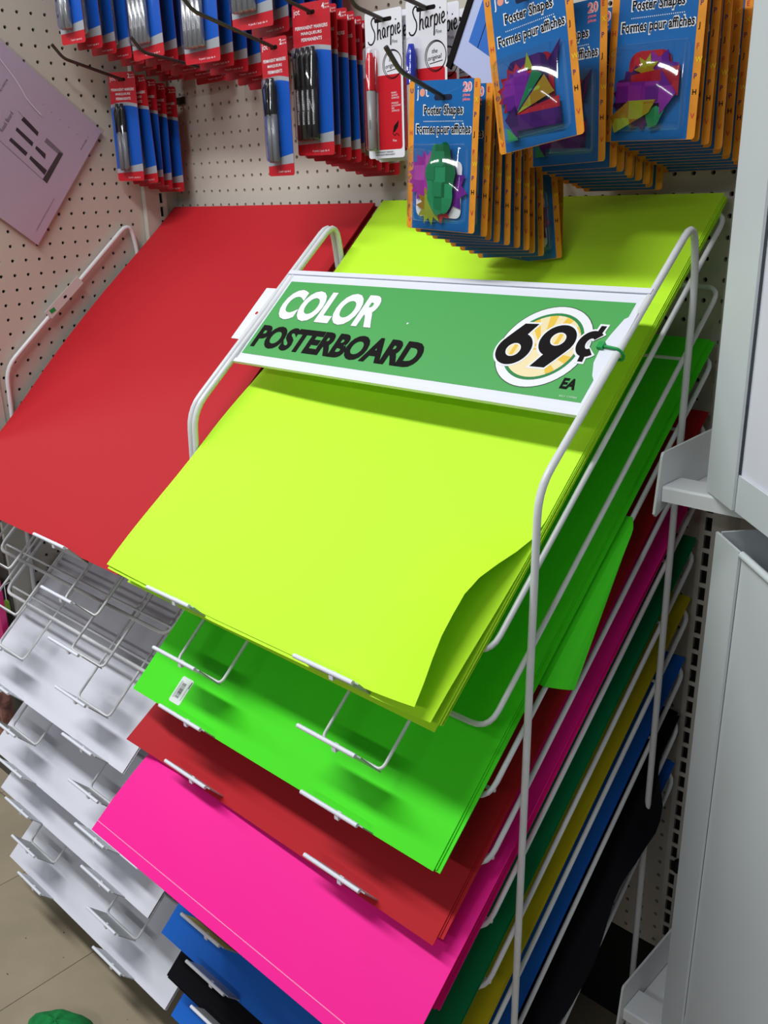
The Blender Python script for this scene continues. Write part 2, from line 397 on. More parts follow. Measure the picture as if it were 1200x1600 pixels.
# ------------------------------------------------------------------ poster boards
ORD = ['first', 'second', 'third', 'fourth', 'fifth', 'sixth', 'seventh', 'eighth', 'ninth', 'tenth', 'eleventh', 'twelfth', 'thirteenth']
def sm(a, b, t):
    t = max(0, min(1, (t - a) / (b - a))); return t * t * (3 - 2 * t)
def board(k, x0, x1, h, m, label, group=None, slide=0.0, length=28.0, yaw=0.0, disp=None, nx=1, ny=1, thick=0.022, name='poster_board', poly=None):
    wdt = x1 - x0; org = tp(k, (x0 + x1) / 2, 0, 0)
    def pos(u, v, e=0.0):
        xx, ss, hh = (u - .5) * wdt, v * length - slide, h
        xr = xx * math.cos(yaw) - (ss) * math.sin(yaw); sr = xx * math.sin(yaw) + ss * math.cos(yaw)
        dx = ds = dh = 0
        if disp: dx, ds, dh = disp(u, v)
        return tp(k, (x0 + x1) / 2 + xr + dx, sr + ds, hh + dh + e) - org
    V = []; F = []
    for e in (thick, 0):
        for j in range(ny + 1):
            for i in range(nx + 1): V.append(tuple(pos(i / nx, j / ny, e)))
    n = (nx + 1) * (ny + 1); idx = lambda i, j: j * (nx + 1) + i
    for j in range(ny):
        for i in range(nx):
            q = (idx(i, j), idx(i + 1, j), idx(i + 1, j + 1), idx(i, j + 1)); F += [q, tuple(a + n for a in q[::-1])]
    loop = [idx(i, 0) for i in range(nx + 1)] + [idx(nx, j) for j in range(1, ny + 1)] + [idx(i, ny) for i in range(nx - 1, -1, -1)] + [idx(0, j) for j in range(ny - 1, 0, -1)]
    for a, c in zip(loop, loop[1:] + loop[:1]): F.append((c, a, a + n, c + n))
    b = MB(); b.add(V, F, m, smooth=(nx > 1))
    o = b.build(name, loc=W(*org)); tag(o, label, 'poster board', group)
    if nx > 1:
        me = o.data
        for p in me.polygons: p.use_smooth = True
        a = me.attributes.new('sharp_edge', 'BOOLEAN', 'EDGE')
        vn = n
        vals = [((e.vertices[0] < vn) != (e.vertices[1] < vn)) or False for e in me.edges]
        ls = set(loop)
        ring = set((min(a_, c_), max(a_, c_)) for a_, c_ in zip(loop, loop[1:] + loop[:1])); ring |= set((p + vn, q + vn) for p, q in ring)
        vals = [v or (min(e.vertices), max(e.vertices)) in ring for v, e in zip(vals, me.edges)]
        a.data.foreach_set('value', vals)
    return o, pos
def stack(k, x0, x1, n, m, label, group, jit=0.1, slide=0.0, step=0.05, h0=0.14, disp=None, nx=1, ny=1, first=2, sj=None):
    """n boards on tray k; label holds %s for the place counted from the top of the stack"""
    for i in range(n):
        dx = rnd.uniform(-jit, jit); q = n - 1 - i + first - 1
        board(k, x0 + dx, x1 + dx, h0 + i * step, m, label % ORD[q], group, slide=slide + rnd.uniform(-1, 0.3) * (jit * .8 if sj is None else sj), length=27.9, yaw=rnd.uniform(-1, 1) * .002, disp=disp, nx=nx, ny=ny)
    return h0 + n * step
XA, XB = 22.9, 45.08                                                # sheets in the right-hand rack
# tray 1: neon yellow, the top sheet curling
h = stack(1, XA, XB, 6, NEON_Y, 'neon yellow board, %s from the top of the stack under the price sign', 'neon yellow boards under the top one', jit=.05, step=.06, first=3, sj=.05)
def yl(u, v): return 1.35 * max(0, 1 - u / .42) ** 2 * (1 - sm(.0, .34, v) * .45 - sm(.3, .62, v) * .55)
def yd(u, v):
    lift = 1.75 * max(0, (u - .74) / .26) ** 1.7 * (sm(.44, .15, v) if False else (1 - sm(.16, .33, v))) * (0.68 + .32 * sm(-.02, .12, v))
    return (-0.28 * lift * sm(.7, 1, u), 0, lift + yl(u, v))
def yd2(u, v): return (0, 0, .45 * max(0, (u - .8) / .2) ** 2 * (1 - sm(0, .3, v)) + yl(u, v) * .93)
board(1, XA, XB, h, NEON_Y, 'second neon yellow board, its edge bared where the top board curls up', slide=.15, disp=yd2, nx=16, ny=20)
board(1, XA - .05, XB - .05, h + .06, NEON_Y, 'topmost neon yellow board, right front edge curling up, under the price sign', slide=0, disp=yd, nx=28, ny=30)
board(1, XA - .15, XB - .2, .12, NEON_Y, 'bottom neon yellow board, corner sticking out furthest at the front', slide=.2, length=27.4, yaw=-.008)
# tray 3: lime
h = stack(3, XA - .2, XB, 8, LIME, 'lime green board, %s from the top of the stack with the barcode sticker', 'lime green boards under the top one', jit=.16, step=.06)
limetop, lpos = board(3, XA - .25, XB - .1, h, LIME, 'topmost lime green board, a white barcode sticker on its front corner', slide=.1)
lp = Vector(tp(3, 45, 8, 0)); G = []; NV, NU = 10, 8
for j in range(NV + 1):
    t = j / NV; y = -15.0 + 6.6 * t; zr = tray_z(3, y) + .2
    o_ = Vector((46.05, -13.75, -20.2)).lerp(Vector((45.75, -9.2, tray_z(3, -9.2) + .15)), t)
    ci, cr = Vector((43.4, y, zr + .03)), Vector((45.42, y - .15 * (1 - t), zr + .03))
    for i in range(NU + 1):
        u = i / NU
        q = ci.lerp(cr, u / .5) if u <= .5 else cr.lerp(o_, (u - .5) / .5) + Vector((.12 * math.sin((u - .5) * 2 * math.pi), 0, 0))
        G.append((q - lp, q - lp - Vector((.01, 0, .025))))
b = MB(); nG = len(G); ff = []
for j in range(NV):
    for i in range(NU):
        a_ = j * (NU + 1) + i; q = (a_, a_ + 1, a_ + NU + 2, a_ + NU + 1); ff += [q, tuple(w + nG for w in q[::-1])]
lo_ = list(range(NU + 1)) + [j * (NU + 1) + NU for j in range(1, NV + 1)] + [NV * (NU + 1) + i for i in range(NU - 1, -1, -1)] + [j * (NU + 1) for j in range(NV - 1, 0, -1)]
ff += [(c_, a_, a_ + nG, c_ + nG) for a_, c_ in zip(lo_, lo_[1:] + lo_[:1])]
b.add([g[0] for g in G] + [g[1] for g in G], ff, LIME)
tag(b.build('poster_board', loc=W(*lp)), 'lime green board end hanging out over the side rail of its tray', 'poster board')
# tray 4: red
stack(4, XA, XB, 3, RED, 'red board, %s from the top of the stack between lime green and pink boards', 'red boards under the top one in the right rack')
def rd(u, v): return (0, 0, 1.1 * max(0, 1 - u / .16) ** 2 * (1 - sm(0, .22, v)))
board(4, XA - .35, XB - .15, .3, RED, 'topmost red board of the right rack, between lime green and pink boards', slide=.35, disp=rd, nx=12, ny=12)
# tray 5: hot pink, slid forward over the lips
h = stack(5, XA, XB, 8, PINK, 'hot pink board, %s from the top of the stack fanned out under the slid one', 'hot pink boards under the top one', jit=.13, step=.07, slide=.25)
def pdp(u, v):
    f = 1 - sm(0, .55, v); return (.7 * f, 0, f * (1.75 + .9 * (1 - u) - .35 * u))
pk, ppos = board(5, XA + .05, XB, h, PINK, 'topmost hot pink board slid forward over the front lips', slide=3.1, length=28, yaw=-.012, disp=pdp, nx=12, ny=16)
b = MB(); N = 16; v = []; 
for i in range(N + 1):
    for q in (.019, .0205): v.append(tuple(ppos(i / N, q, .03)))
b.add(v, [(2 * i, 2 * i + 2, 2 * i + 3, 2 * i + 1) for i in range(N)], PINK_LT); tag(b.build('crease', pk), 'pale crease line')
# tray 6..10
stack(6, XA, XB, 5, GREEN, 'deep green board, %s from the top of the stack below the pink boards', 'deep green boards', jit=.06, first=1)
stack(7, XA, XB, 5, MUST, 'mustard yellow board, %s from the top of the stack below the deep green ones', 'mustard yellow boards', jit=.06, first=1)
stack(8, XA - .4, XB, 5, BLUE, 'blue board, %s from the top of the stack above the black boards', 'blue boards above the black ones', jit=.08, slide=.2, first=1)
stack(9, XA - .4, XB - .1, 4, BLK, 'black board, %s from the top of the stack between two blue stacks', 'black boards', jit=.08, slide=.2)
def bd(u, v):
    a = max(0, (u - .958) / .042); g = lambda c, w: math.exp(-((v - c) / w) ** 2)
    return (-1.0 * (1 - sm(.3, .42, v)) * a - .9 * a * sm(.82, .9, v), 0, a * (-1.4 * g(.78, .06) - .55 * sm(.3, .4, v) * (1 - sm(.7, .75, v)) + .55 * g(.64, .06) - .5 * g(.5, .06)))
board(9, XA, XB + 1.15, .42, BLK, 'topmost black board, its side edge sagging out in a wave past the rear post', slide=.1, length=27.6, disp=bd, nx=72, ny=40)
def b10(u, v): return (0, 0, .5 * max(0, (u - .8) / .2) * (1 - sm(.3, .8, v)))
stack(10, XA - .4, XB, 6, BLUE, 'blue board, %s from the top of the bottom stack under the black boards', 'blue boards in the bottom tray', jit=.1, slide=.1, disp=b10, nx=10, ny=10, first=1)
# left rack: red, then white
YA, YB = 0.0, 22.05
h = stack(1, YA, YB, 5, RED, 'red board, %s from the top of the corner stack left of the sign', 'red boards under the top one in the corner rack', step=.06)
board(1, YA - .05, YB + .05, h, RED, 'topmost red board of the corner rack, left of the price sign', slide=0.05, length=28, nx=8, ny=12, disp=lambda u, v: (0, 0, .35 * max(0, 1 - u / .25) ** 2 * sm(.2, .5, v) * (1 - sm(.6, .95, v))))
wl_ = [(5, -0.35, 19.75, 4, 'white board, %s from the top of the white stack nearest under the empty trays', 'white boards of the uppermost white stack'),
       (7, -0.3, 20.2, 5, 'white board, %s from the top of the second white stack from above', 'white boards of the second white stack'),
       (8, 0.05, 20.8, 5, 'white board, %s from the top of the third white stack from above', 'white boards of the third white stack'),
       (10, -0.4, 21.75, 7, 'white board, %s from the top of the lowest white stack just over the floor', 'white boards of the lowest white stack')]
for k, a, c, n, lb, gr in wl_: stack(k, a, c, n, WHITE_PAPER, lb, gr, jit=.06, step=.05, slide=.1, first=1)
b = MB(); b.tube([tuple(tp(1, x_, s_, .62) - tp(1, 0, 5, .6)) for x_, s_ in smooth_path([(-.1, 5.5), (.3, 5.1), (.12, 4.8), (.5, 4.45), (.45, 4.2), (.75, 3.8)])], .025, WHITE, 5)
tag(b.build('thread', loc=W(*tp(1, 0, 5, .6))), 'loose white thread on the left edge of the red board', 'thread')
# barcode sticker on the lime board
LBOX = Vector(tp(3, (XA - .25 + XB - .1) / 2, 0, 0))
def ltf(x, y, z):                                                   # sticker plane: x across, y up the slope
    return tuple(tp(3, x, y + .15, h3 + z) - LBOX)
h3 = 0.14 + 8 * .06 + .03
st = MB().prism([(25.72 + a, c) for a, c in ((.08, .2), (.92, .2), (1.0, .28), (1.0, 1.62), (.92, 1.7), (.08, 1.7), (0, 1.62), (0, .28))], 0, .006, mat('sticker_paper', (226, 234, 230), .5), ltf)
yy = .5
for i in range(24):
    w_ = rnd.choice((.012, .02, .034)); st.box(26.0, 26.33, yy, yy + w_, .006, .009, BLACK, ltf); yy += w_ + rnd.choice((.012, .02, .026))
for c in (.12, .2, .82): st.box(25.72 + c, 25.72 + c + .03, .45, 1.45, .006, .009, mat('grey_ink', (120, 130, 128), .6), ltf)
st.box(26.6, 26.66, 1.2, 1.6, .006, .009, BLACK, ltf)
tag(st.build('barcode_sticker', limetop), 'white barcode sticker')

# ------------------------------------------------------------------ price sign on the guard wires
Vd = Vector((0, -5.15, -4.55)); SH = Vd.length; Vd.normalize()
sg = empty('price_sign', W(22.2, -8.05, -3.72)); tag(sg, 'green and white colour posterboard price sign laid across two guard wires', 'sign')
sg.rotation_euler = Matrix((Vector((1, 0, 0)), -Vd, Vector((1, 0, 0)).cross(-Vd))).transposed().to_euler()
b = MB().box(0, 23.45, -6.85, 0, 0, .12, WHITE_PL); b.box(0, 23.45, -.28, 0, .12, .2, WHITE_PL); b.box(0, 23.45, -6.85, -6.6, .12, .2, WHITE_PL)
b.build('holder', sg)
pr = MB().box(.72, 23.0, -6.18, -.8, .12, .135, SIGN_GREEN).build('print_panel', sg); tag(pr, 'green printed panel')
DARKLINE = mat('outline_ink', (40, 60, 50), .6)
b = MB()
b.text('COLOR', DARKLINE, box=(1.295, 9.125, -3.595, -1.355), offset=.054, h=.142, res=4)
b.text('COLOR', WHITE, box=(1.32, 9.1, -3.57, -1.38), offset=.048, h=.15, res=4)
b.build('word', sg); b = MB()
b.text('POSTERBOARD', BLACK, box=(1.02, 13.5, -5.68, -4.08), offset=.048, h=.15, res=4)
b.build('word', sg); b = MB()
def disc(cx, cy, r, n=48): return [(cx + r * math.cos(2 * math.pi * i / n), cy + r * math.sin(2 * math.pi * i / n)) for i in range(n)]
cx, cy = 19.75, -3.55
b.prism(disc(cx, cy, 2.3), .135, .140, DARKLINE); b.prism(disc(cx, cy, 2.26), .135, .146, WHITE)
b.prism(disc(cx, cy, 1.88), .135, .152, RING_GREEN); b.prism(disc(cx, cy, 1.73), .135, .158, CREAM)
for i in (0, 1, 2, 3, 4, 5, 6, 10, 11):
    a = 2 * math.pi * i / 12 + .15; p = [(cx, cy - .2)] + [(cx + 1.72 * math.cos(a + t), cy + 1.72 * math.sin(a + t)) for t in (-.12, 0, .12)]
    b.prism(p, .15, .163, GOLD)
def glyphs(b, m, g, h):
    b.prism(disc(18.37, -3.87, .9 + g), .135, h, m); b.prism([(17.66 - g * .9, -3.3 - g * .2), (18.22 - g * .5, -2.42 + g), (18.95 + g * 1.5, -2.38 + g), (18.62 + g, -3.1)], .135, h + .0008, m)
    b.prism(disc(20.33, -3.2, .88 + g), .135, h + .0002, m); b.prism([(21.06 + g * .9, -3.7 + g * .2), (20.42 + g * .5, -4.7 - g), (19.68 - g * 1.5, -4.72 - g), (20.05 - g, -3.95)], .135, h + .0010, m)
    b.ribbon([(21.95 + .4 * math.cos(math.radians(t)), -3.2 + .5 * math.sin(math.radians(t))) for t in range(48 - int(g * 60), 314 + int(g * 60), 7)], .42 + 2 * g, h + .0004, m)
    b.prism([(21.98 - g, -2.8), (22.04 - g, -2.2 + g), (22.3 + g, -2.2 + g), (22.24 + g, -2.8)], .135, h + .0012, m); b.prism([(21.78 - g, -3.6), (21.82 - g, -4.18 - g), (22.07 + g, -4.18 - g), (22.02 + g, -3.6)], .135, h + .0014, m)
glyphs(b, WHITE, .1, .168); glyphs(b, BLACK, 0, .174)
for qx, qy in ((18.37, -3.93), (20.33, -3.12)):
    b.prism(disc(qx, qy, .37), .135, .1775, WHITE); b.prism(disc(qx, qy, .31), .135, .180, CREAM); b.prism([(qx - .08, qy - .3), (qx + .12, qy - .28), (qx + .14, qy + .27), (qx - .05, qy + .3)], .135, .182, GOLD)
b.build('price_badge', sg); b = MB()
b.text('EA', BLACK, box=(21.66, 22.4, -5.63, -5.06), offset=.045, h=.15)
b.text('SKU 170983', mat('pale_print', (190, 226, 190), .5), box=(21.86, 22.72, -6.04, -5.94), offset=.01, h=.15)
b.prism([(11.3, -3.0), (11.42, -2.98), (11.4, -3.08), (11.32, -3.1)], .135, .15, WHITE)
tag(b.build('small_print', sg), kind='stuff')
b = MB().prism([(-1.28, -1.29), (.1, -1.29), (.1, -5.18), (-1.28, -5.18)], -.05, -.01, mat('tab_card', (236, 238, 246), .5)); b.prism(disc(-.6, -3.2, .11, 12), -.01, -.004, RED)
tag(b.build('card_tab', sg), 'white card tab with a punched hole')
tag(MB().prism([(23.42, -1.4), (22.95, -1.8), (22.72, -2.7), (22.6, -3.4), (22.66, -4.2), (22.92, -4.85), (23.42, -5.5)], .21, .24, WHITE_PL).build('sleeve_flap', sg), 'white folded sleeve flap')
b = MB(); b.tube([(22.62, -3.35, .3), (23.0, -3.4, .34), (23.45, -3.42, .3), (23.62, -3.45, .0), (23.5, -3.5, -.3), (23.1, -3.5, -.32)], .07, TIE, 6, fillet=.1)
b.box(22.5, 22.78, -3.52, -3.2, .24, .42, TIE); tag(b.build('zip_tie', sg), 'green zip tie')
tag(MB().box(.0, 23.45, -.3, -.27, .2, .206, mat('sign_seam', (206, 212, 224), .5)).build('seam', sg))

# ------------------------------------------------------------------ hooks
def hook(x, z0, L, label, slope=0.25, plate=False):
    b = MB(); ex = (0, -L * .97, L * .97 * slope)
    b.tube([(0, -.05, 0), ex, (0, -L * 1.0 - .45, L * slope + .75)], .11, HOOK, 8, fillet=.35)
    r = empty('peg_hook', W(x, -.02, z0)); tag(r, label, 'hook')
    b.build('rod', r)
    MB().box(-.5, .5, -.12, 0, -.25, .25, HOOK).build('base_plate', r)
    if plate: MB().box(-.45, .45, -.5, -.4, -1.3, -.15, film('clear_tag', (.95, .95, .95), .12, .2)).build('tag_holder', r)
    return r
# ------------------------------------------------------------------ card parts shared by the blister packs (x across, z up, front is -y, origin in the hang hole)
CT = lambda x, y, z: (x, -z, y)                                     # lay flat lettering on the card front
def rounded(x0, x1, y0, y1, r, n=3):
    P = []
    for cx_, cy_, a0 in ((x1 - r, y1 - r, 0), (x0 + r, y1 - r, math.pi / 2), (x0 + r, y0 + r, math.pi), (x1 - r, y0 + r, 1.5 * math.pi)):
        for i in range(n + 1):
            a = a0 + math.pi / 2 * i / n; P.append((cx_ + r * math.cos(a), cy_ + r * math.sin(a)))
    return P
def band(b, x0, x1, f0, f1, h, m, n=8):
    P = [(x0 + (x1 - x0) * i / n, f0(i / n)) for i in range(n + 1)] + [(x1 - (x1 - x0) * i / n, f1(1 - i / n)) for i in range(n + 1)]
    b.prism(P, h - .006, h, m, CT)
def shell(b, x0, x1, z0, z1, d, r=.25, n=3, m=None):
    """moulded clear cover: rounded box open at the card"""
    o_ = rounded(x0, x1, z0, z1, r, n); i_ = rounded(x0 + .1, x1 - .1, z0 + .1, z1 - .1, r, n); k = len(o_)
    v = [CT(x, y, .02) for x, y in o_] + [CT(x, y, d) for x, y in i_]
    b.add(v, [(a, (a + 1) % k, (a + 1) % k + k, a + k) for a in range(k)] + [tuple(range(k, 2 * k))], m or BLISTER, True)
def marker(b, x, zt, zb, r, capm, bodym, d, split=.45, clip=True):
    tf = lambda px, py, pz: (x + px, py - d, pz)
    zs = zt + (zb - zt) * split
    b.lathe([(r * .8, zb), (r, zb + .12), (r, zs)], bodym, 8, tf)
    c = MB(); c.lathe([(r * 1.06, zs), (r * 1.06, zs + .05), (r * 1.02, zt - .5), (r * .55, zt)], capm, 8, tf)
    if clip: c.tube([(x - r * .2, -d - r, zt - .3), (x - r * .2, -d - r * 1.9, zt - .6), (x - r * .2, -d - r * 1.4, zs - .1)], r * .22, capm, 5)
    return c
def jot_pack(Wd, H, top, count, silver=False, label='', tip=None):
    """red, silver and blue marker pack; hole lies `top` under the upper edge"""
    r = empty('marker_pack', W(0, 0, 0)); x0, x1 = -Wd / 2, Wd / 2; zt, zb = top, top - H
    b = MB(); b.prism(rounded(x0, x1, zb, zt, .16), -.02, .0, JRED, CT)
    arc = lambda z, s: (lambda t: z + s * (.28 * math.sin(t * 2.2 + .5) - .28))
    band(b, x0, x1, arc(zt - H * .30, 1), arc(zt - H * .27, 1), .008, JSILVER)
    band(b, x0, x1, lambda t: zb + H * .115 + .35 * t, arc(zt - H * .30, 1), .008, JBLUE)
    band(b, x0, x1, lambda t: zb + H * .075 + .12 * t, lambda t: zb + H * .115 + .35 * t, .008, JSILVER)
    b.prism(rounded(-.32, .32, -.11, .11, .1), .0, .006, BLACK, CT)
    b.build('card', r)
    b = MB()
    b.text('jot', WHITE, size=.32, at=(x0 + .12, zt - .55), tf=CT)
    b.text('2' if count == 2 else '4', WHITE, size=.28, at=(x1 - .62, zt - .42), tf=CT, offset=.02)
    b.text('count', WHITE, size=.1, at=(x1 - .4, zt - .26), tf=CT); b.text('pqt de', WHITE, size=.1, at=(x1 - .4, zt - .42), tf=CT)
    for i, t in enumerate(('PERMANENT MARKERS', 'MARQUEURS', 'PERMANENTS')):
        wd_ = Wd * (.86 if i == 0 else .55)
        b.text(t, WHITE, box=(-wd_ / 2, wd_ / 2, zt - H * .145 - i * .3 - .18, zt - H * .145 - i * .3), tf=CT, offset=.015, h=.012)
    b.text('%d pack / pqt de %d' % (count, count), WHITE, box=(-.1 * Wd, .36 * Wd, zb + .16, zb + .3), tf=CT, h=.012)
    tag(b.build('lettering', r), kind='stuff')
    n = count; rad = .2 if not silver else .24; sp_ = rad * 2.02; xs = [(-(n - 1) / 2 + i) * sp_ - Wd * .1 for i in range(n)]
    for i, x in enumerate(xs):
        b = MB(); cap = marker(b, x, zt - H * .285, zb + H * .1, rad, (tip[i] if tip else MBLACK), MSILVER if silver else (MGREY if count == 2 else MBLACK), .27, .42 if not silver else .3)
        if count == 4: b.text('PERMANENT MARKER', WHITE, size=.13, at=(x, zb + H * .32), rot=-math.pi / 2, h=.27 + rad + .012, tf=CT, align='C')
        cap.build('cap', b.build('marker', r))
    b = MB(); shell(b, xs[0] - rad - .1, xs[-1] + rad + .12, zb + H * .09, zt - H * .27, .56); b.build('blister', r)
    return r
SCRIPT = [[(1.25, 1.75), (1.15, 2.15), (.75, 2.3), (.4, 1.95), (.6, 1.4), (1.0, .8), (.95, .15), (.45, -.25), (-.1, -.15), (-.3, .15)],
          [(1.75, 2.3), (1.62, 1.2), (1.55, 0)], [(1.58, .45), (1.85, .95), (2.1, .8), (2.1, .15), (2.3, 0)],
          [(3.0, .85), (2.7, 1.0), (2.5, .5), (2.68, .05), (2.92, .35), (3.02, .85), (3.0, .2), (3.2, 0)],
          [(3.45, 1.0), (3.45, 0)], [(3.47, .55), (3.65, .95), (3.9, .95)],
          [(4.12, 1.0), (4.1, .2), (4.02, -.9)], [(4.12, .65), (4.4, 1.0), (4.65, .65), (4.48, .05), (4.12, .15)],
          [(4.98, .95), (4.93, .2), (5.1, .0)], [(5.04, 1.4), (5.06, 1.52)], [(5.35, .45), (5.72, .6), (5.65, .98), (5.38, .85), (5.32, .35), (5.55, 0), (5.95, .25)]]
def fine_pack(capm, Wd=2.65, H=7.15, top=.45):
    r = empty('marker_pack', W(0, 0, 0)); x0, x1 = -Wd / 2, Wd / 2; zt, zb = top, top - H
    b = MB(); b.prism(rounded(x0, x1, zb, zt, .14), -.02, 0, SHWHITE, CT)
    b.prism(rounded(x0 + .18, x1 - .14, zb + .42, zb + H * .57, .16), 0, .006, SHRED, CT)
    b.prism(rounded(-.62, .62, -.1, .1, .1), 0, .006, BLACK, CT); b.build('card', r)
    b = MB(); k = (Wd - .3) / 6.25
    for st_ in SCRIPT: b.ribbon(smooth_line([(x0 + .22 + (px + .3) * k, zt - 1.42 + (py * 1.12 + .09 * px) * k * 1.12) for px, py in st_]), .075, .012, BLACK, CT)
    b.text('Fine', mat('grey_text', (96, 98, 104), .6), size=.17, at=(x1 - .72, zt - 1.62), tf=CT, shear=.2)
    cxx, cyy = x1 - .72, zt - 2.62
    for rr, ph in ((.64, 0), (.69, .4)):
        b.ribbon([(cxx + .03 * math.cos(ph * 5) + rr * math.cos(a * .105 + ph) * .98, cyy + .02 + rr * math.sin(a * .105 + ph)) for a in range(61)], .035, .012 + rr * .002, BLACK, CT)
    b.text('the', BLACK, size=.2, at=(cxx - .24, cyy + .16), tf=CT, shear=.25); b.text('original', BLACK, size=.21, at=(cxx - .5, cyy - .16), tf=CT, shear=.25, rot=.08)
    b.ribbon([(cxx - .4, cyy - .3), (cxx + .44, cyy - .2)], .03, .012, BLACK, CT)
    for i, t in enumerate(('MARKS', 'ALMOST', 'SURFACES', '', 'MARQUE', 'LA PLUPART', 'DES', 'SURFACES')):
        if t: b.text(t, WHITE, size=.085, at=(x1 - .85, zb + H * .44 - i * .125), tf=CT)
    fx, fz = x1 - .62, zb + H * .17
    b.prism([(fx - .2, fz), (fx - .1, fz + .35), (fx + .25, fz + .62), (fx + .18, fz + .3), (fx, fz + .1)], .006, .013, BLACK, CT)
    b.ribbon(smooth_line([(fx - .2, fz), (fx - .05, fz - .12), (fx + .08, fz - .02), (fx + .28, fz - .16)]), .04, .013, BLACK, CT)
    b.text('Fine', WHITE, size=.12, at=(fx - .2, fz - .42), tf=CT)
    b.text('PERMANENT MARKER /', BLACK, size=.09, at=(-.1, zb + .26), tf=CT, align='C'); b.text('MARQUEUR PERMANENT', BLACK, size=.09, at=(-.1, zb + .13), tf=CT, align='C')
    tag(b.build('lettering', r), kind='stuff')
    b = MB(); cap = marker(b, x0 + .58, zt - 1.95, zb + .4, .25, capm, SGREY, .28, .38, False)
    b.text('Sharpie', BLACK, size=.11, at=(x0 + .58 + .05, zb + 1.7), rot=-math.pi / 2, h=.545, tf=CT, align='C'); cap.build('cap', b.build('marker', r))
    b = MB(); shell(b, x0 + .24, x0 + .94, zb + .3, zt - 1.6, .58, .2); b.build('blister', r)
    return r
BORDER = [('U', .3, LETP), ('H', 2.1, LETR), ('G', 2.9, LETY), ('N', 3.5, LETP), ('O', 4.1, LETP), ('F', 5.4, BLACK), ('V', 6.0, LETR)]
BORDER2 = [('E', .15, LETR), ('X', .75, LETY), ('P', 1.35, LETP), ('J', 2.15, BLACK), ('F', 2.9, LETR), ('W', 3.4, LETY), ('P', 4.0, LETP), ('H', 4.6, BLACK), ('V', 5.5, LETR)]
def burst(cx_, cy_, r0, r1, n, ph=0): return [(cx_ + (r1 if i % 2 else r0) * math.cos(math.pi * i / n + ph), cy_ + (r1 if i % 2 else r0) * math.sin(math.pi * i / n + ph)) for i in range(2 * n)]
